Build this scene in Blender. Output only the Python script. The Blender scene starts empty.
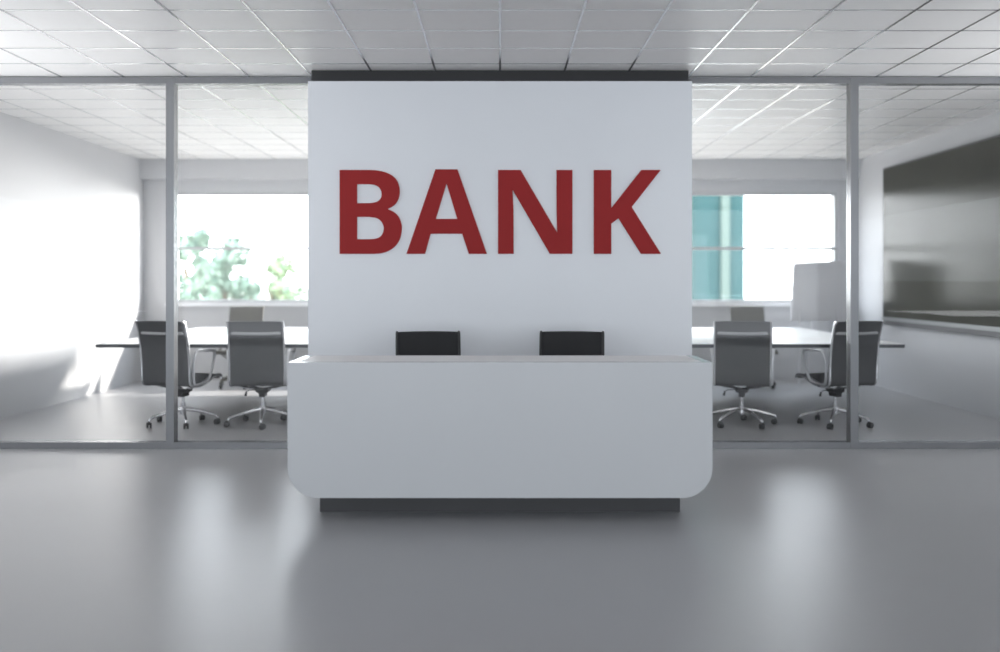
import bpy, bmesh, math, random
from mathutils import Vector, Matrix

random.seed(7)
scene = bpy.context.scene
COL = scene.collection
F = 1010.0            # focal length in pixels of the 1000 px wide frame
HC = 1.586            # ceiling above the eye
EYE = 1.30
CEIL = EYE + HC       # 2.886
GY = 7.815            # glass partition
BACKY = 13.27         # window wall of the meeting room
SIDE = 4.68           # side walls of the meeting room
TILE = 0.486

# ------------------------------------------------------------------ materials
def new_mat(name):
    m = bpy.data.materials.new(name)
    m.use_nodes = True
    nt = m.node_tree
    b = nt.nodes.get('Principled BSDF')
    return m, nt, b

def mat(name, col, rough=0.5, metal=0.0, spec=0.5, noise=None, coat=0.0, bump=None, rnoise=None):
    """principled material with a light procedural variation"""
    m, nt, b = new_mat(name)
    b.inputs['Roughness'].default_value = rough
    b.inputs['Metallic'].default_value = metal
    b.inputs['Specular IOR Level'].default_value = spec
    b.inputs['Coat Weight'].default_value = coat
    b.inputs['Coat Roughness'].default_value = 0.08
    b.inputs['Base Color'].default_value = (*col, 1)
    tc = nt.nodes.new('ShaderNodeTexCoord')
    if noise:
        sc, amt = noise
        n = nt.nodes.new('ShaderNodeTexNoise'); n.inputs['Scale'].default_value = sc
        n.inputs['Detail'].default_value = 4
        nt.links.new(tc.outputs['Object'], n.inputs['Vector'])
        r = nt.nodes.new('ShaderNodeValToRGB')
        r.color_ramp.elements[0].position = 0.3; r.color_ramp.elements[1].position = 0.7
        r.color_ramp.elements[0].color = (*[c * (1 - amt) for c in col], 1)
        r.color_ramp.elements[1].color = (*[min(1, c * (1 + amt)) for c in col], 1)
        nt.links.new(n.outputs['Fac'], r.inputs['Fac'])
        nt.links.new(r.outputs['Color'], b.inputs['Base Color'])
    if rnoise:
        sc, amt = rnoise
        n = nt.nodes.new('ShaderNodeTexNoise'); n.inputs['Scale'].default_value = sc
        nt.links.new(tc.outputs['Object'], n.inputs['Vector'])
        mr = nt.nodes.new('ShaderNodeMapRange')
        mr.inputs['To Min'].default_value = rough - amt; mr.inputs['To Max'].default_value = rough + amt
        nt.links.new(n.outputs['Fac'], mr.inputs['Value'])
        nt.links.new(mr.outputs['Result'], b.inputs['Roughness'])
    if bump:
        sc, st = bump
        n = nt.nodes.new('ShaderNodeTexNoise'); n.inputs['Scale'].default_value = sc
        n.inputs['Detail'].default_value = 3
        nt.links.new(tc.outputs['Object'], n.inputs['Vector'])
        bp = nt.nodes.new('ShaderNodeBump'); bp.inputs['Strength'].default_value = st
        bp.inputs['Distance'].default_value = 0.002
        nt.links.new(n.outputs['Fac'], bp.inputs['Height'])
        nt.links.new(bp.outputs['Normal'], b.inputs['Normal'])
    return m

def glass_mat(name, tint=(0.96, 0.98, 0.98), extra=0.0):
    m = bpy.data.materials.new(name); m.use_nodes = True
    nt = m.node_tree; nt.nodes.clear()
    out = nt.nodes.new('ShaderNodeOutputMaterial')
    mix = nt.nodes.new('ShaderNodeMixShader')
    tr = nt.nodes.new('ShaderNodeBsdfTransparent'); tr.inputs['Color'].default_value = (*tint, 1)
    gl = nt.nodes.new('ShaderNodeBsdfGlossy'); gl.inputs['Roughness'].default_value = 0.02
    fr = nt.nodes.new('ShaderNodeFresnel'); fr.inputs['IOR'].default_value = 1.45
    ge = nt.nodes.new('ShaderNodeNewGeometry')
    inv = nt.nodes.new('ShaderNodeMath'); inv.operation = 'SUBTRACT'; inv.inputs[0].default_value = 1.0
    mu = nt.nodes.new('ShaderNodeMath'); mu.operation = 'MULTIPLY'
    nt.links.new(ge.outputs['Backfacing'], inv.inputs[1])
    nt.links.new(inv.outputs[0], mu.inputs[0]); nt.links.new(fr.outputs['Fac'], mu.inputs[1])
    nt.links.new(mu.outputs[0], mix.inputs['Fac'])
    nt.links.new(tr.outputs['BSDF'], mix.inputs[1]); nt.links.new(gl.outputs['BSDF'], mix.inputs[2])
    nt.links.new(mix.outputs['Shader'], out.inputs['Surface'])
    return m

def leaf_mat(name, a, b_):
    m, nt, b = new_mat(name)
    b.inputs['Roughness'].default_value = 0.6
    g = nt.nodes.new('ShaderNodeNewGeometry')
    r = nt.nodes.new('ShaderNodeValToRGB')
    r.color_ramp.elements[0].color = (*a, 1); r.color_ramp.elements[1].color = (*b_, 1)
    nt.links.new(g.outputs['Random Per Island'], r.inputs['Fac'])
    nt.links.new(r.outputs['Color'], b.inputs['Base Color'])
    return m

M = {}
M['wall'] = mat('meeting room wall paint', (0.52, 0.525, 0.54), 0.5, spec=0.3, bump=(90, 0.05))
M['lobby'] = mat('lobby wall paint', (0.45, 0.46, 0.48), 0.6, spec=0.3)
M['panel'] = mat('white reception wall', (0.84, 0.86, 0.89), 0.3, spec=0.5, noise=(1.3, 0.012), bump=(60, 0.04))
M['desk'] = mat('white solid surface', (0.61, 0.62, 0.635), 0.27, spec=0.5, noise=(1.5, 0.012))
M['top'] = mat('brightened counter top', (0.88, 0.88, 0.88), 0.5, spec=0.3)  # whiter than the desk front: the light on top is put into the colour
M['red'] = mat('red lettering', (0.35, 0.020, 0.021), 0.6, spec=0.25)
M['black'] = mat('black sheet metal', (0.032, 0.032, 0.034), 0.5, spec=0.4)
M['plinth'] = mat('dark plinth laminate', (0.05, 0.05, 0.053), 0.5)
M['frame'] = mat('grey anodised frame', (0.25, 0.255, 0.265), 0.24, metal=0.5, rnoise=(20, 0.05))
M['floor'] = mat('grey polished floor', (0.35, 0.35, 0.36), 0.33, spec=0.9, noise=(3, 0.01))
M['tile'] = mat('ceiling tile', (0.75, 0.745, 0.74), 0.42, spec=0.16, noise=(30, 0.01))
M['tbar'] = mat('ceiling grid metal', (0.62, 0.62, 0.63), 0.17, metal=0.85)
M['alu'] = mat('polished aluminium', (0.72, 0.72, 0.74), 0.22, metal=0.9)
M['arm'] = mat('pale grey arm coating', (0.66, 0.67, 0.69), 0.3, metal=0.4)
M['band'] = mat('satin aluminium bar', (0.40, 0.40, 0.41), 0.5, metal=0.3)
M['sling'] = mat('charcoal mesh', (0.085, 0.086, 0.09), 0.7, spec=0.4, noise=(220, 0.05))
M['olive'] = mat('dark taupe mesh', (0.085, 0.08, 0.066), 0.7, spec=0.3, noise=(220, 0.15))
M['ink'] = mat('black mesh', (0.035, 0.035, 0.037), 0.75, spec=0.25, noise=(220, 0.12))
M['plastic'] = mat('black plastic', (0.03, 0.03, 0.032), 0.45)
M['tabletop'] = mat('white lacquer table top', (0.90, 0.90, 0.90), 0.42, spec=0.9)
M['edge'] = mat('dark table edge', (0.075, 0.08, 0.09), 0.4)
M['winframe'] = mat('pale window frame', (0.42, 0.43, 0.44), 0.5)
M['sill'] = mat('window sill', (0.80, 0.81, 0.83), 0.3)
M['screen'] = mat('dark display glass', (0.05, 0.05, 0.04), 0.2, spec=0.06)
M['bezel'] = mat('grey display bezel', (0.30, 0.31, 0.31), 0.35, metal=0.4)
M['bezeld'] = mat('dark display housing', (0.08, 0.08, 0.085), 0.5)
M['board'] = mat('pale grey board', (0.66, 0.66, 0.68), 0.5)
M['teal'] = mat('teal curtain glass', (0.014, 0.055, 0.056), 0.5, spec=0.2)
M['tealpale'] = mat('pale vertical fin', (0.06, 0.095, 0.08), 0.5)
M['concrete'] = mat('pale concrete', (0.55, 0.55, 0.52), 0.8, noise=(0.5, 0.08))
M['ground'] = mat('pale paving', (0.22, 0.20, 0.175), 0.9, noise=(0.2, 0.1))
M['bark'] = mat('bark', (0.12, 0.09, 0.06), 0.9, noise=(4, 0.3))
M['leaf'] = leaf_mat('green leaves', (0.10, 0.17, 0.13), (0.24, 0.31, 0.23))
M['leafy'] = leaf_mat('yellow green leaves', (0.10, 0.17, 0.10), (0.28, 0.34, 0.18))
M['glass'] = glass_mat('partition glass', (0.975, 0.975, 0.975))
M['pane'] = glass_mat('window glass', (0.985, 0.985, 0.98))

# ------------------------------------------------------------------ helpers
def tag(o, label=None, cat=None, group=None, kind=None):
    if label: o['label'] = label
    if cat: o['category'] = cat
    if group: o['group'] = group
    if kind: o['kind'] = kind
    return o

def empty(name, loc=(0, 0, 0), rz=0.0):
    o = bpy.data.objects.new(name, None)
    COL.objects.link(o); o.location = loc; o.rotation_euler = (0, 0, rz)
    o.empty_display_size = 0.1
    return o

def obj(name, bm, mats, parent=None, smooth=False, bevel=0.0, segs=2, loc=None):
    if bevel > 0:
        bmesh.ops.bevel(bm, geom=[e for e in bm.edges if e.is_manifold and e.calc_face_angle(0) > 0.6],
                        offset=bevel, segments=segs, profile=0.5, affect='EDGES', clamp_overlap=True)
    bmesh.ops.recalc_face_normals(bm, faces=bm.faces)
    me = bpy.data.meshes.new(name)
    bm.to_mesh(me); bm.free()
    for m in (mats if isinstance(mats, (list, tuple)) else [mats]):
        me.materials.append(m)
    if smooth:
        for p in me.polygons: p.use_smooth = True
        try: me.set_sharp_from_angle(angle=math.radians(38))
        except Exception: pass
    o = bpy.data.objects.new(name, me); COL.objects.link(o)
    if parent: o.parent = parent
    if loc: o.location = loc
    return o

def box(bm, x0, x1, y0, y1, z0, z1, mi=0):
    vs = [bm.verts.new((x, y, z)) for x in (x0, x1) for y in (y0, y1) for z in (z0, z1)]
    for idx in ((0, 1, 3, 2), (4, 6, 7, 5), (0, 4, 5, 1), (2, 3, 7, 6), (0, 2, 6, 4), (1, 5, 7, 3)):
        f = bm.faces.new([vs[i] for i in idx]); f.material_index = mi
    return bm

def bx(*a):
    return box(bmesh.new(), *a)

def prism(bm, pts, a0, a1, axis='y', mi=0):
    """extrude closed outline pts (2D) along axis between a0 and a1"""
    def P(p, a):
        if axis == 'y': return (p[0], a, p[1])
        if axis == 'x': return (a, p[0], p[1])
        return (p[0], p[1], a)
    v0 = [bm.verts.new(P(p, a0)) for p in pts]; v1 = [bm.verts.new(P(p, a1)) for p in pts]
    n = len(pts)
    for f in (bm.faces.new(v0), bm.faces.new(v1[::-1])): f.material_index = mi
    for i in range(n):
        f = bm.faces.new((v0[i], v0[(i + 1) % n], v1[(i + 1) % n], v1[i])); f.material_index = mi
    return bm

def smooth_path(pts, n=6, closed=False):
    pts = [Vector(p) for p in pts]; out = []
    N = len(pts)
    rng = range(N if closed else N - 1)
    for i in rng:
        if closed:
            p0, p1, p2, p3 = pts[(i - 1) % N], pts[i], pts[(i + 1) % N], pts[(i + 2) % N]
        else:
            p0, p1, p2, p3 = pts[max(i - 1, 0)], pts[i], pts[i + 1], pts[min(i + 2, N - 1)]
        for k in range(n):
            t = k / n
            out.append(0.5 * ((2 * p1) + (p2 - p0) * t + (2 * p0 - 5 * p1 + 4 * p2 - p3) * t * t + (3 * p1 - p0 - 3 * p2 + p3) * t ** 3))
    if not closed: out.append(pts[-1])
    return out

def tube(bm, path, r, sides=8, closed=False, radii=None, flat=(1, 1), ref=Vector((1, 0, 0))):
    """sweep an ellipse along the path; flat scales along ref and along the other normal"""
    path = [Vector(p) for p in path]; n = len(path); rings = []
    for i, p in enumerate(path):
        if closed: d = path[(i + 1) % n] - path[(i - 1) % n]
        else: d = path[min(i + 1, n - 1)] - path[max(i - 1, 0)]
        d.normalize()
        a = ref - d * ref.dot(d)
        if a.length < 1e-3:
            a = Vector((0, 1, 0)) - d * d.y
        a.normalize(); b = d.cross(a)
        rr = radii[i] if radii else r
        rings.append([bm.verts.new(p + a * math.cos(t) * rr * flat[0] + b * math.sin(t) * rr * flat[1])
                      for t in [2 * math.pi * k / sides for k in range(sides)]])
    for i in range(n if closed else n - 1):
        A, B = rings[i], rings[(i + 1) % n]
        for k in range(sides):
            bm.faces.new((A[k], A[(k + 1) % sides], B[(k + 1) % sides], B[k]))
    if not closed:
        bm.faces.new(rings[0][::-1]); bm.faces.new(rings[-1])
    return bm

def cyl(bm, c, axis, r, L, sides=16, r2=None):
    c = Vector(c); ax = Vector(axis).normalized()
    path = [c - ax * L / 2, c + ax * L / 2]
    ref = Vector((1, 0, 0)) if abs(ax.x) < 0.9 else Vector((0, 1, 0))
    return tube(bm, path, r, sides, radii=[r, r2 if r2 is not None else r], ref=ref)

def sheet(bm, path, x0, x1, th, nx=6, crown=0.0):
    """a sling of thickness th following (y,z) path between x0 and x1"""
    pts = [Vector((0, p[0], p[1])) for p in path]; n = len(pts); top = []; bot = []
    for i, p in enumerate(pts):
        d = (pts[min(i + 1, n - 1)] - pts[max(i - 1, 0)]).normalized()
        nn = Vector((0, -d.z, d.y))
        rt, rb = [], []
        for k in range(nx + 1):
            x = x0 + (x1 - x0) * k / nx
            s = crown * (1 - (2 * k / nx - 1) ** 2)
            q = Vector((x, p.y, p.z))
            rt.append(bm.verts.new(q + nn * (th / 2 + s))); rb.append(bm.verts.new(q + nn * (-th / 2 + s)))
        top.append(rt); bot.append(rb)
    for i in range(n - 1):
        for k in range(nx):
            bm.faces.new((top[i][k], top[i][k + 1], top[i + 1][k + 1], top[i + 1][k]))
            bm.faces.new((bot[i][k], bot[i + 1][k], bot[i + 1][k + 1], bot[i][k + 1]))
        bm.faces.new((top[i][0], top[i + 1][0], bot[i + 1][0], bot[i][0]))
        bm.faces.new((top[i][nx], bot[i][nx], bot[i + 1][nx], top[i + 1][nx]))
    for i in (0, n - 1):
        for k in range(nx):
            bm.faces.new((top[i][k], bot[i][k], bot[i][k + 1], top[i][k + 1]))
    return bm

def struct(name, bm, m, **kw):
    return tag(obj(name, bm, m, **kw), kind='structure')

# ------------------------------------------------------------------ room shell
LX, LY0 = 7.2, -5.0       # lobby half width and rear wall
struct('floor', bx(-LX, LX, LY0, BACKY + 0.3, -0.15, 0.0), M['floor'])

# suspended ceiling: tiles and the exposed metal grid in one mesh
bm = bmesh.new()
box(bm, -LX, LX, LY0, BACKY + 0.3, CEIL, CEIL + 0.12, 0)
w = 0.0075
k = 0
for i in range(-14, 15):
    x = i * TILE
    prof = [(x - w, CEIL + 0.002), (x - w, CEIL - 0.003), (x + w, CEIL - 0.003), (x + w, CEIL + 0.002)]
    prism(bm, prof, LY0, BACKY - 0.14, 'y', 1)
y = 7.365 - 25 * TILE
while y < BACKY - 0.2:
    prof = [(y - w, CEIL + 0.002), (y - w, CEIL - 0.0025), (y + w, CEIL - 0.0025), (y + w, CEIL + 0.002)]
    prism(bm, prof, -LX, LX, 'x', 1)
    y += TILE
struct('ceiling', bm, [M['tile'], M['tbar']])

# meeting room side walls
struct('wall_left', bx(-SIDE - 0.15, -SIDE, GY + 0.05, BACKY + 0.3, 0, CEIL), M['wall'])
struct('wall_right', bx(SIDE, SIDE + 0.15, GY + 0.05, BACKY + 0.3, 0, CEIL), M['wall'])
# window wall with its opening
WX0, WX1, WZ0, WZ1 = -4.32, 4.44, 1.018, 2.462
bm = bmesh.new()
box(bm, -LX, WX0, BACKY, BACKY + 0.3, 0, CEIL)
box(bm, WX1, LX, BACKY, BACKY + 0.3, 0, CEIL)
box(bm, WX0, WX1, BACKY, BACKY + 0.3, 0, WZ0)
box(bm, WX0, WX1, BACKY, BACKY + 0.3, WZ1, CEIL)
struct('wall_back', bm, M['wall'])
struct('trim_2', bx(-SIDE, SIDE, BACKY - 0.14, BACKY, 2.63, CEIL), M['wall'])
struct('trim_3', bx(WX0 - 0.06, WX1 + 0.06, BACKY - 0.07, BACKY + 0.16, WZ0 - 0.05, WZ0 - 0.005), M['sill'], bevel=0.006)
# window: frame, mullions, panes
win = tag(empty('window_1', (0, BACKY + 0.05, WZ0)), kind='structure')
bm = bmesh.new()
fw = 0.035
H = WZ1 - WZ0
box(bm, WX0, WX1, -0.03, 0.03, 0, fw); box(bm, WX0, WX1, -0.03, 0.03, H - fw, H)
for xx in (WX0, -1.45, 1.45, WX1 - fw):
    box(bm, xx, xx + fw, -0.03, 0.03, fw, H - fw)
zz = EYE + 32.5 * 13.32 / F - WZ0
for a, b_ in ((WX0 + fw, -1.45), (-1.45 + fw, 1.45), (1.45 + fw, WX1 - fw)):
    box(bm, a, b_, -0.02, 0.02, zz - 0.02, zz + 0.02)
obj('window_frame', bm, M['winframe'], win)
for a, b_ in ((WX0 + fw, -1.45), (-1.45 + fw, 1.45), (1.45 + fw, WX1 - fw)):
    for c, d in ((fw, zz - 0.012), (zz + 0.012, H - fw)):
        obj('pane', bx(a, b_, -0.003, 0.003, c, d), M['pane'], win)

# lobby shell behind and beside the camera
struct('wall_lobby_left', bx(-LX - 0.15, -LX, LY0, BACKY + 0.3, 0, CEIL), M['lobby'])
struct('wall_lobby_right', bx(LX, LX + 0.15, LY0, BACKY + 0.3, 0, CEIL), M['lobby'])
struct('wall_rear', bx(-LX, LX, LY0 - 0.2, LY0, 0, CEIL), M['lobby'])

# reception wall with its dark ceiling trim
PW = 192 / F * 7.53
bm = bx(-PW, PW, 7.53, 7.80, 0, 2.79)
pan = struct('wall_center', bm, M['panel'], bevel=0.018, segs=5, smooth=True)
struct('trim_1', bx(-188.5 / F * 7.60, 188.5 / F * 7.60, 7.60, 7.90, 2.785, CEIL - 0.002), M['black'], bevel=0.004)

# ------------------------------------------------------------------ glass partition
def partition(x0, x1, posts, label):
    t = tag(empty('glass_partition', ((x0 + x1) / 2, GY, 0)), label, 'glass partition', kind='structure')
    ox = (x0 + x1) / 2
    D = 0.09
    obj('top_rail', bx(x0 - ox, x1 - ox, 0, D, 2.828, CEIL - 0.006), M['frame'], t, bevel=0.002)
    obj('bottom_rail', bx(x0 - ox, x1 - ox, 0, D, 0, 0.052), M['frame'], t, bevel=0.002)
    edges = [x0] + posts + [x1]
    hw = 0.031
    for p in posts:
        obj('post', bx(p - hw - ox, p + hw - ox, -0.004, D + 0.004, 0.0, CEIL - 0.006), M['frame'], t, bevel=0.003)
    for i in range(len(edges) - 1):
        a = edges[i] + (hw if i else 0); b_ = edges[i + 1] - (hw if i + 1 < len(edges) - 1 else 0)
        obj('glass_pane', bx(a - ox, b_ - ox, 0.039, 0.051, 0.052, 2.828), M['glass'], t)
    return t
partition(-LX, -PW + 0.012, [-330 / F * GY], 'grey framed full height glass partition left of the white wall')
partition(PW - 0.012, LX, [354.5 / F * GY], 'grey framed full height glass partition right of the white wall')

# ------------------------------------------------------------------ BANK sign
sign = tag(empty('wall_sign', (0, 7.53, 1.85)), 'large red capital letters reading BANK on the white wall', 'sign')
def S(p, ox):   # outline units (6.21 per frame pixel at the wall) -> metres on the wall plane
    return ((ox + p[0] / 6.21 - 500) / F * 7.52, EYE + (281 - 160 - p[1] / 6.21) / F * 7.52 - 1.85)
def rnd_line(head, curve, tail):
    c = [(q.x, q.y) for q in smooth_path([(a, b_, 0) for a, b_ in curve], 4)]
    return head + c + tail
def letter_mesh(ox, outer, holes):
    cu = bpy.data.curves.new('letter', 'CURVE'); cu.dimensions = '2D'; cu.fill_mode = 'BOTH'
    cu.extrude = 0.006
    for loop in [outer] + holes:
        sp = cu.splines.new('POLY'); sp.points.add(len(loop) - 1)
        for q, p in zip(sp.points, loop):
            X, Z = S(p, ox); q.co = (X, Z, 0, 1)
        sp.use_cyclic_u = True
    tmp = bpy.data.objects.new('letter', cu); COL.objects.link(tmp)
    dg = bpy.context.evaluated_depsgraph_get()
    me = bpy.data.meshes.new_from_object(tmp.evaluated_get(dg))
    bpy.data.objects.remove(tmp)
    me.name = 'letter'
    me.transform(Matrix.Rotation(math.radians(90), 4, 'X'))
    me.transform(Matrix.Translation((0, -0.0065, 0)))
    me.materials.clear(); me.materials.append(M['red'])
    o = bpy.data.objects.new('letter', me); COL.objects.link(o); o.parent = sign
    return o
b_out = rnd_line([(60, 62)], [(250, 62), (300, 66), (350, 78), (395, 103), (423, 142), (433, 190), (427, 235), (405, 275), (358, 305)], [])
b_out += rnd_line([], [(360, 306), (395, 322), (425, 350), (443, 395), (445, 440), (432, 495), (400, 540), (350, 570), (300, 581), (250, 583)], [(60, 583)])
letter_mesh(330, b_out,
            [rnd_line([(168, 150)], [(240, 150), (280, 156), (308, 175), (320, 205), (315, 238), (290, 260), (250, 268)], [(168, 268)]),
             rnd_line([(168, 353)], [(240, 353), (285, 360), (315, 378), (332, 410), (332, 440), (318, 470), (290, 487), (250, 492)], [(168, 492)])])
letter_mesh(400, [(220, 58), (357, 58), (540, 583), (427, 583), (386, 458), (190, 458), (155, 583), (40, 583)],
            [[(222, 366), (356, 366), (310, 215), (289, 146), (268, 215)]])
letter_mesh(490, [(50, 62), (190, 62), (417, 450), (414, 340), (413, 200), (413, 62), (512, 62), (512, 583), (372, 583),
                  (140, 185), (146, 310), (147, 583), (50, 583)], [])
letter_mesh(585, [(55, 62), (163, 62), (163, 298), (195, 258), (350, 62), (470, 62), (290, 292), (472, 583), (348, 583),
                  (208, 362), (163, 395), (163, 583), (55, 583)], [])

# ------------------------------------------------------------------ reception desk
DY0, DY1 = 5.50, 6.02
HW = 212.5 / F * DY0; ZT = EYE - 81.5 / F * DY0; ZB = EYE - 217 / F * DY0
desk = tag(empty('reception_desk', (0, (DY0 + DY1) / 2, 0)), 'long white reception desk with rounded lower corners on a dark plinth', 'reception desk')
cy = (DY0 + DY1) / 2
R_ = 0.165
outl = [(-HW, ZT)]
for k in range(17):
    a = math.pi + math.pi / 2 * k / 16
    outl.append((-HW + R_ + R_ * math.cos(a), ZB + R_ + R_ * math.sin(a)))
for k in range(17):
    a = -math.pi / 2 + math.pi / 2 * k / 16
    outl.append((HW - R_ + R_ * math.cos(a), ZB + R_ + R_ * math.sin(a)))
outl.append((HW, ZT))
# hollow shell: a rounded U of panels closed by the front and the counter
T = 0.05
bm = bmesh.new()
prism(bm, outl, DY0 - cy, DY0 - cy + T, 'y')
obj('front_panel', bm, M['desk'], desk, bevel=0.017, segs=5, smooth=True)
inner = [(-HW + T, ZT)]
for k in range(17):
    a = math.pi + math.pi / 2 * k / 16
    inner.append((-HW + R_ + (R_ - T) * math.cos(a), ZB + R_ + (R_ - T) * math.sin(a)))
for k in range(17):
    a = -math.pi / 2 + math.pi / 2 * k / 16
    inner.append((HW - R_ + (R_ - T) * math.cos(a), ZB + R_ + (R_ - T) * math.sin(a)))
inner.append((HW - T, ZT))
bm = bmesh.new()
n = len(outl)
ya, yb = DY0 - cy + T + 0.0005, DY1 - cy
VV = [[bm.verts.new((p[0], y_, p[1] - 0.0)) for p in L] for L, y_ in ((outl, ya), (outl, yb), (inner, yb), (inner, ya))]
for i in range(n - 1):
    for q in range(4):
        A, B = VV[q], VV[(q + 1) % 4]
        bm.faces.new((A[i], A[i + 1], B[i + 1], B[i]))
for i in (0, n - 1):
    bm.faces.new([VV[q][i] for q in range(4)])
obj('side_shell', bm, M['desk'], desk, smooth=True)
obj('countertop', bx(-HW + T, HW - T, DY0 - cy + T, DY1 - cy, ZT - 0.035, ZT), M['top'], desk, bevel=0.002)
obj('work_surface', bx(-HW + T, HW - T, -0.15, DY1 - cy - 0.03, 0.66, 0.685), M['desk'], desk, bevel=0.002)
PX = 180 / F * 5.684
obj('plinth', bx(-PX, PX, 5.684 - cy, DY1 - cy - 0.05, 0, ZB), M['plinth'], desk, bevel=0.002)

# ------------------------------------------------------------------ task chairs
SEAT = [(0.250, 0.405), (0.248, 0.425), (0.225, 0.440), (0.15, 0.441), (0.04, 0.428), (-0.08, 0.400), (-0.17, 0.376), (-0.215, 0.376)]
BACK = [(-0.215, 0.376), (-0.247, 0.395), (-0.260, 0.46), (-0.263, 0.54), (-0.272, 0.64), (-0.288, 0.75), (-0.315, 0.86), (-0.338, 0.925), (-0.350, 0.942), (-0.362, 0.938)]
def make_chair(name, sling, rail, armm, label, group, band=True):
    t = tag(empty(name), label, 'chair', group)
    s3 = [(p.y, p.z) for p in smooth_path([(0, a, b_) for a, b_ in SEAT], 4)]
    b3 = [(p.y, p.z) for p in smooth_path([(0, a, b_) for a, b_ in BACK], 5)]
    HWs = 0.230
    obj('seat', sheet(bmesh.new(), s3, -HWs, HWs, 0.012, crown=-0.004), sling, t, smooth=True)
    bk = obj('backrest', sheet(bmesh.new(), b3, -HWs, HWs, 0.012, crown=-0.004), sling, t, smooth=True)
    for s in (-1, 1):
        full = smooth_path([(s * 0.240, a, b_) for a, b_ in SEAT[:-1] + BACK[1:]], 4)
        obj('side_rail', tube(bmesh.new(), full, 0.012, 8, flat=(0.9, 1.15)), rail, t, smooth=True)
        loop = smooth_path([(s * 0.252, -0.215, 0.41), (s * 0.250, -0.225, 0.56), (s * 0.262, -0.215, 0.655), (s * 0.266, -0.17, 0.684),
                            (s * 0.266, 0.0, 0.676), (s * 0.262, 0.085, 0.664), (s * 0.256, 0.105, 0.62), (s * 0.246, 0.075, 0.50),
                            (s * 0.252, 0.02, 0.42), (s * 0.250, -0.06, 0.392), (s * 0.250, -0.16, 0.386)], 5, closed=True)
        arm = obj('armrest', tube(bmesh.new(), loop, 0.0095, 8, closed=True, flat=(1.5, 0.9)), armm, t, smooth=True)
        pad = smooth_path([(s * 0.266, -0.185, 0.689), (s * 0.267, -0.08, 0.690), (s * 0.267, 0.02, 0.684), (s * 0.264, 0.085, 0.674)], 4)
        obj('arm_pad', tube(bmesh.new(), pad, 0.012, 8, flat=(1.5, 0.7)), armm, arm, smooth=True)
    if band:
        st = smooth_path([(-0.238, -0.302, 0.846), (-0.16, -0.328, 0.843), (0, -0.336, 0.840), (0.16, -0.328, 0.843), (0.238, -0.302, 0.846)], 5)
        obj('back_stretcher', tube(bmesh.new(), st, 0.010, 8, ref=Vector((0, 0, 1)), flat=(1.3, 0.5)), M['band'], t, smooth=True)
    # under-seat yoke
    bm = bmesh.new()
    for yy in (-0.12, 0.10):
        for s in (-1, 1):
            tube(bm, smooth_path([(s * 0.24, yy, 0.385 if yy < 0 else 0.420), (s * 0.15, yy * 0.8, 0.354), (s * 0.05, yy * 0.3, 0.332), (0, 0, 0.326)], 4), 0.010, 6,
                 ref=Vector((0, 1, 0)))
    obj('seat_yoke', bm, rail, t, smooth=True)
    bm = bmesh.new()
    prism(bm, [(-0.06, 0.328), (-0.055, 0.302), (-0.028, 0.292), (-0.024, 0.258), (0.024, 0.258), (0.028, 0.292), (0.055, 0.302), (0.06, 0.328)], -0.06, 0.06, 'y')
    obj('tilt_mechanism', bm, M['plastic'], t, bevel=0.004)
    lv = bmesh.new()
    tube(lv, [(-0.05, 0, 0.318), (-0.13, 0.0, 0.312), (-0.15, 0, 0.295)], 0.004, 6, ref=Vector((0, 1, 0)))
    tube(lv, [(-0.148, 0, 0.303), (-0.158, 0, 0.262)], 0.009, 8, radii=[0.007, 0.012], ref=Vector((0, 1, 0)))
    obj('height_lever', lv, M['plastic'], t, smooth=True)
    bm = bmesh.new()
    tube(bm, [(0, 0, 0.275), (0, 0, 0.19)], 0.014, 14)
    tube(bm, [(0, 0, 0.20), (0, 0, 0.10)], 0.023, 14)
    obj('gas_column', bm, rail, t, smooth=True)
    bm = bmesh.new()
    tube(bm, [(0, 0, 0.165), (0, 0, 0.15), (0, 0, 0.095)], 0.03, 16, radii=[0.026, 0.034, 0.030])
    for k in range(5):
        a = 2 * math.pi * k / 5
        d = Vector((math.cos(a), math.sin(a), 0))
        p = smooth_path([d * 0.02 + Vector((0, 0, 0.142)), d * 0.12 + Vector((0, 0, 0.128)), d * 0.24 + Vector((0, 0, 0.098)),
                         d * 0.298 + Vector((0, 0, 0.080)), d * 0.312 + Vector((0, 0, 0.060))], 4)
        tube(bm, p, 0.014, 8, radii=[0.019 - 0.009 * i / (len(p) - 1) for i in range(len(p))], ref=Vector((-d.y, d.x, 0)))
    base = obj('base', bm, rail, t, smooth=True)
    for k in range(5):
        a = 2 * math.pi * k / 5
        d = Vector((math.cos(a), math.sin(a), 0)); c = d * 0.312; ta = a + 0.9 + k * 1.7
        ax = Vector((math.cos(ta), math.sin(ta), 0)); off = Vector((-ax.y, ax.x, 0)) * 0.014
        bm = bmesh.new()
        for s in (-1, 1):
            cc = c + off + ax * 0.013 * s
            tube(bm, [Vector((cc.x, cc.y, 0.0265)) - ax * 0.009, Vector((cc.x, cc.y, 0.0265)) - ax * 0.006, Vector((cc.x, cc.y, 0.0265)) + ax * 0.006, Vector((cc.x, cc.y, 0.0265)) + ax * 0.009],
                 0.026, 18, radii=[0.021, 0.026, 0.026, 0.021], ref=Vector((0, 0, 1)))
        hood = [c + off + Vector((0, 0, 0.0265)) + (off / 0.014) * 0.022 * math.cos(h) + Vector((0, 0, 0.022 * math.sin(h))) for h in [math.pi * j / 6 + 0.3 for j in range(6)]]
        tube(bm, hood, 0.008, 6, ref=ax)
        tube(bm, [c + Vector((0, 0, 0.03)), c + Vector((0, 0, 0.066))], 0.006, 8)
        obj('caster', bm, M['plastic'], base, smooth=True)
    return t

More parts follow.
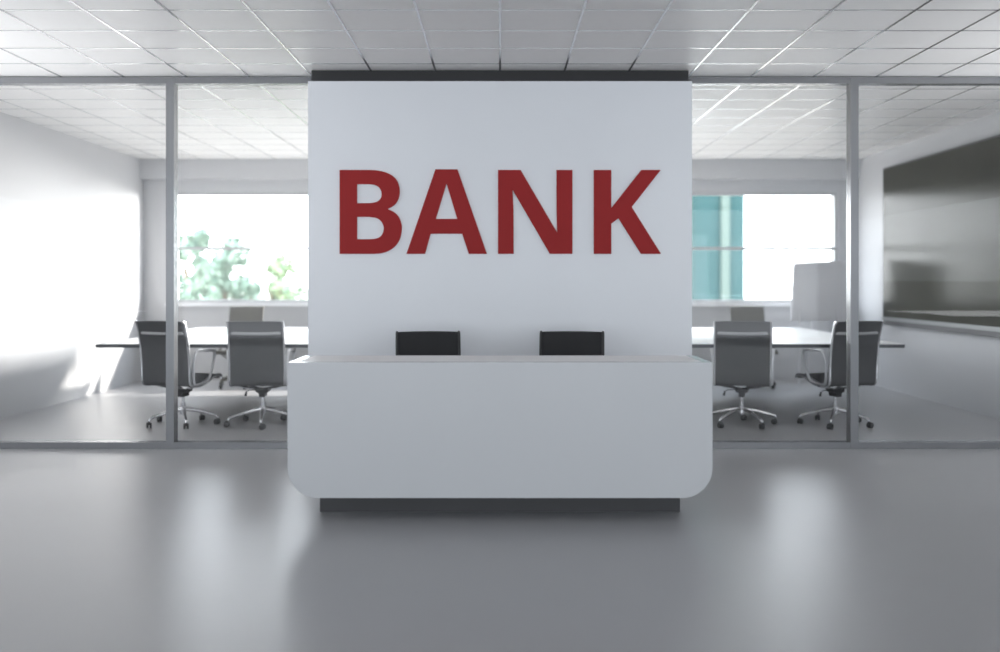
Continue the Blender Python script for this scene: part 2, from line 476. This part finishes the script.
def copy_tree(o, parent=None):
    c = o.copy(); COL.objects.link(c)
    if parent: c.parent = parent
    for ch in list(o.children): copy_tree(ch, c)
    return c

def place(o, x, y, rot, base_rot=0.0, scale=1.0, label=None):
    o.location = (x, y, 0); o.rotation_euler = (0, 0, math.radians(rot)); o.scale = (scale,) * 3
    if label: o['label'] = label
    for ch in o.children:
        if ch.name.split('.')[0] == 'base': ch.rotation_euler = (0, 0, math.radians(base_rot))
    return o

G1 = 'chairs on the near side of the meeting table'
mc = make_chair('office_chair', M['sling'], M['alu'], M['arm'],
                'grey mesh office chair at the far left behind the left glass post', G1)
near = [(-2.865, 9.13, -16, 20, 'charcoal mesh office chair behind the left glass post, leftmost at the table'),
        (-2.142, 9.13, 2, 62, 'charcoal mesh office chair just left of the desk, back square to the viewer'),
        (2.185, 9.13, -12, 15, 'charcoal mesh office chair just right of the desk, back square to the viewer'),
        (3.03, 9.13, 17, 84, 'charcoal mesh office chair behind the right glass post, turned left')]
for i, (x, y, r, br, lb) in enumerate(near):
    c = mc if i == 0 else copy_tree(mc)
    place(c, x, y, r, br, 1.0, lb)
# far side
G2 = 'chairs on the far side of the meeting table'
fc = make_chair('office_chair', M['olive'], M['olive'], M['olive'], 'dark taupe office chair on the far side of the table', G2, band=False)
far = [(-3.20, 12.38, 178, 54, 'dark taupe chair top showing beyond the table under the left window'),
       (3.12, 12.38, 182, 54, 'dark taupe chair top showing beyond the table under the teal building')]
for i, (x, y, r, br, lb) in enumerate(far):
    place(fc if i == 0 else copy_tree(fc), x, y, r, br, 1.03, lb)
# reception chairs
G3 = 'black chairs behind the reception desk'
rc = make_chair('reception_chair', M['ink'], M['plastic'], M['plastic'], 'black office chair behind the desk', G3, band=False)
place(rc, -0.455, 6.55, 186, 12, 1.005, 'black chair back above the reception desk, under the letter A')
place(copy_tree(rc), 0.455, 6.55, 174, 30, 1.005, 'black chair back above the reception desk, between the letters N and K')

for c in [o for o in COL.objects if o.get('category') == 'chair']:
    if c.name.startswith('reception'): c.scale = (0.88, 1, 1.005)
    elif c['group'] == G2: c.scale = (0.86, 1, 1.03)

# ------------------------------------------------------------------ meeting table
TX = 3.635; TY0, TY1 = 9.07, 12.25; TZ = 0.735
tb = tag(empty('meeting_table', (0, (TY0 + TY1) / 2, 0)), 'very long white topped meeting table with a thin dark edge behind the glass', 'table')
tcy = (TY0 + TY1) / 2
bm = bmesh.new()
box(bm, -TX, TX, TY0 - tcy, TY1 - tcy, TZ - 0.035, TZ - 0.004, 0)
obj('table_edge', bm, M['edge'], tb, bevel=0.002)
obj('tabletop', bx(-TX + 0.004, TX - 0.004, TY0 - tcy + 0.004, TY1 - tcy - 0.004, TZ - 0.004, TZ), M['tabletop'], tb)
for s in (-1, 1):
    bm = bmesh.new()
    box(bm, s * 1.2 - 0.3, s * 1.2 + 0.3, -0.7, 0.7, 0.0, 0.02)
    box(bm, s * 1.2 - 0.08, s * 1.2 + 0.08, -0.5, 0.5, 0.02, TZ - 0.035)
    obj('pedestal', bm, M['edge'], tb, bevel=0.004)

# ------------------------------------------------------------------ flip chart right of the window
fy = 12.62
fx0, fx1 = 291 / F * fy, 346 / F * fy
fcx = (fx0 + fx1) / 2
fl = tag(empty('flip_chart', (fcx, fy, 0)), 'pale grey flip chart board standing before the right end of the window', 'flip chart')
hw = (fx1 - fx0) / 2
bm = bmesh.new()
prism(bm, [(-hw - 0.0, 0.80), (hw, 0.80), (hw, 1.545), (-hw + 0.03, 1.51)], 0.0, 0.03, 'y')
obj('board', bm, M['board'], fl, bevel=0.004)
bm = bmesh.new()
prism(bm, [(-hw + 0.02, 1.46), (hw, 1.495), (hw, 1.56), (-hw + 0.035, 1.525)], -0.05, 0.05, 'y')
obj('top_clamp', bm, M['board'], fl, bevel=0.012)
obj('paper_pad', bx(-hw + 0.03, hw - 0.02, -0.012, -0.001, 0.83, 1.47), M['board'], fl)
for (ax_, ay_, bx_, by_) in ((-0.2, 0.05, -0.28, -0.12), (0.2, 0.05, 0.26, -0.12), (0, 0.06, 0, 0.48)):
    obj('leg', tube(bmesh.new(), [(ax_, ay_, 1.4), (bx_, by_, 0.0)], 0.011, 8), M['board'], fl, smooth=True)

# ------------------------------------------------------------------ wall display on the right wall
dy0, dy1, dz0, dz1 = 8.75, 12.16, 0.775, 2.655
dsp = tag(empty('wall_display', (SIDE, (dy0 + dy1) / 2, (dz0 + dz1) / 2)), 'huge dark glossy display mounted on the right meeting room wall', 'screen')
L2, H2 = (dy1 - dy0) / 2, (dz1 - dz0) / 2
obj('housing', bx(-0.07, 0.0, -L2, L2, -H2, H2), M['bezeld'], dsp, bevel=0.004)
obj('screen_glass', bx(-0.074, -0.0705, -L2 + 0.02, L2 - 0.02, -H2 + 0.10, H2 - 0.02), M['screen'], dsp)
obj('lower_bezel', bx(-0.082, -0.0705, -L2, L2, -H2 + 0.055, -H2 + 0.095), M['bezel'], dsp, bevel=0.003)

# ------------------------------------------------------------------ outside
GZ = -4.0
struct('ground', bx(-150, 150, BACKY + 1.5, 320, GZ - 0.2, GZ), M['ground'])
def tree(x, y, h, r, m, label, seed):
    rnd = random.Random(seed)
    t = tag(empty('tree', (x, y, GZ)), label, 'tree', 'trees outside the window')
    bm = bmesh.new()
    tube(bm, smooth_path([(0, 0, 0), (0.06, 0, h * 0.3), (-0.05, 0.05, h * 0.6), (0.0, 0, h * 0.85)], 5), 0.15, 10,
         radii=[0.2 - 0.16 * i / 15 for i in range(16)])
    for k in range(6):
        a = rnd.uniform(0, 6.28); z0 = h * rnd.uniform(0.4, 0.65)
        tube(bm, [(0, 0, z0), (math.cos(a) * r * 0.35, math.sin(a) * r * 0.35, z0 + h * 0.12), (math.cos(a) * r * 0.7, math.sin(a) * r * 0.7, z0 + h * 0.2)], 0.05, 6, radii=[0.07, 0.05, 0.02])
    obj('trunk', bm, M['bark'], t, smooth=True)
    bm = bmesh.new()
    clumps = []
    for k in range(26):
        a = rnd.uniform(0, 6.28); q = rnd.uniform(0, 1) ** 0.5; zz_ = rnd.uniform(0.36, 0.95)
        prof = math.sin(math.pi * min(1, (zz_ - 0.3) / 0.75)) ** 0.6
        clumps.append((Vector((math.cos(a) * q * r * prof, math.sin(a) * q * r * prof, zz_ * h)), r * rnd.uniform(0.2, 0.34)))
    for c, cr in clumps:
        for k in range(110):
            d = Vector((rnd.gauss(0, 1), rnd.gauss(0, 1), rnd.gauss(0, 1))).normalized()
            p = c + d * cr * rnd.uniform(0.6, 1.05)
            u = Vector((rnd.gauss(0, 1), rnd.gauss(0, 1), rnd.gauss(0, 1))).normalized()
            v = u.cross(d if abs(u.dot(d)) < 0.95 else Vector((0, 0, 1))).normalized()
            s = rnd.uniform(0.10, 0.19)
            bm.faces.new([bm.verts.new(p + u * s), bm.verts.new(p + v * s * 0.5), bm.verts.new(p - u * s), bm.verts.new(p - v * s * 0.5)])
    obj('crown', bm, m, t)
tree(-9.0, 29, 7.0, 0.8, M['leaf'], 'slender tree at the far left end of the left window', 1)
tree(-9.36, 34.5, 6.9, 1.45, M['leaf'], 'broad green tree a little left of centre in the left window', 3)
tree(-6.9, 31.5, 6.1, 1.45, M['leafy'], 'yellow green tree low at the right of the left window, beside the white wall', 5)
# teal tower
bt = tag(empty('office_tower', (4.3, 36, GZ)), 'teal glass office tower seen through the window right of the white wall', 'building')
bw = 4.42
obj('bounce_block', bx(-bw - 0.1, bw + 0.05, -0.4, 8.3, 0, 4.4), M['concrete'], bt)  # added out of view, pale so the ceiling bars reflect something bright
obj('facade', bx(-bw, bw, 0, 8, 4.4, 16), M['teal'], bt)
for xx, hw_ in ((-3.6, 0.12), (-2.0, 0.12), (-0.4, 0.12), (1.2, 0.12), (2.42, 0.08), (3.70, 0.15)):
    obj('vertical_fin', bx(xx - hw_, xx + hw_, -0.18, 0, 4.4, 16), M['tealpale'], bt)
obj('roof_slab', bx(-bw - 0.2, bw + 0.2, -0.3, 8.2, 16, 16.4), M['concrete'], bt)

# ------------------------------------------------------------------ light
wd = bpy.data.worlds.new('sky'); scene.world = wd; wd.use_nodes = True
nt = wd.node_tree; bg = nt.nodes['Background']
tc = nt.nodes.new('ShaderNodeTexCoord'); sp = nt.nodes.new('ShaderNodeSeparateXYZ'); rp = nt.nodes.new('ShaderNodeValToRGB')
nt.links.new(tc.outputs['Generated'], sp.inputs['Vector']); nt.links.new(sp.outputs['Z'], rp.inputs['Fac'])
rp.color_ramp.elements[0].position = 0.0; rp.color_ramp.elements[0].color = (0.93, 0.97, 1.0, 1)
rp.color_ramp.elements[1].position = 0.6; rp.color_ramp.elements[1].color = (0.78, 0.88, 1.0, 1)
nt.links.new(rp.outputs['Color'], bg.inputs['Color'])
bg.inputs['Strength'].default_value = 9.0

def light(name, kind, loc, target, energy, color=(1, 1, 1), **kw):
    l = bpy.data.lights.new(name, kind); l.energy = energy; l.color = color
    for k_, v in kw.items(): setattr(l, k_, v)
    o = bpy.data.objects.new(name, l); COL.objects.link(o)
    o.location = loc
    o.rotation_euler = (Vector(target) - Vector(loc)).to_track_quat('-Z', 'Y').to_euler()
    return o
# low sun from the right beyond the window
light('sun', 'SUN', (12, 22, 8), (12 - 1.5, 21, 8 - 0.85), 12.0, (1.0, 0.95, 0.88), angle=math.radians(3))
# daylight portal in the meeting room window
p = light('window_portal', 'AREA', (0.06, BACKY + 0.28, (WZ0 + WZ1) / 2), (0.06, 0, (WZ0 + WZ1) / 2), 1)
p.data.shape = 'RECTANGLE'; p.data.size = 8.7; p.data.size_y = 1.4; p.data.cycles.is_portal = True
# added area lamp outside, low through the window, to brighten the left wall
g = light('left_wall_fill', 'AREA', (9.6, 20, 3.4), (-4.68, 10.3, 1.85), 7000, (1, 0.98, 0.95))
g.data.shape = 'RECTANGLE'; g.data.size = 3; g.data.size_y = 3.4
# added fill lamps in front of the solid walls behind and beside the camera
for nm, x, tx, y, ty, w_, e_ in (('lobby_fill', 0, 0, LY0 + 0.03, 5, 13, 330), ('lobby_fill_left', -LX + 0.02, 0, 1.0, 1.0, 11, 95),
                             ('lobby_fill_right', LX - 0.02, 0, 1.0, 1.0, 11, 75)):
    r = light(nm, 'AREA', (x, y, 1.45), (tx, ty, 1.45 if ty == 5 else 0.5), e_, (0.88, 0.94, 1.0))
    r.data.shape = 'RECTANGLE'; r.data.size = w_; r.data.size_y = 2.6 if w_ > 12 else 2.1

# added unseen lamps at the lobby sides, facing up to brighten the ceiling
for nm, x, e_ in (('ceiling_fill_left', -5.0, 88), ('ceiling_fill_right', 5.4, 85)):
    u = light(nm, 'AREA', (x, 6.3, 1.0), (x, 6.3001, 3), e_, (0.97, 0.98, 1.0))
    u.data.shape = 'RECTANGLE'; u.data.size = 3.0; u.data.size_y = 1.6

# ------------------------------------------------------------------ camera
cam = bpy.data.cameras.new('camera'); co = bpy.data.objects.new('camera', cam); COL.objects.link(co)
co.location = (0, 0, EYE); co.rotation_euler = (math.radians(90), 0, 0)
cam.sensor_width = 36; cam.lens = 36 * F / 1000; cam.shift_y = -0.045
cam.clip_end = 600
cam.dof.use_dof = True; cam.dof.focus_distance = 6.7; cam.dof.aperture_fstop = 0.85
scene.camera = co

scene.view_settings.view_transform = 'Standard'
scene.view_settings.look = 'None'
scene.view_settings.gamma = 1
scene.view_settings.exposure = 0.15
scene.view_settings.use_curve_mapping = False
scene.cycles.use_denoising = True
scene.cycles.max_bounces = 12
scene.cycles.diffuse_bounces = 6
scene.cycles.transparent_max_bounces = 16
scene.cycles.sample_clamp_indirect = 8
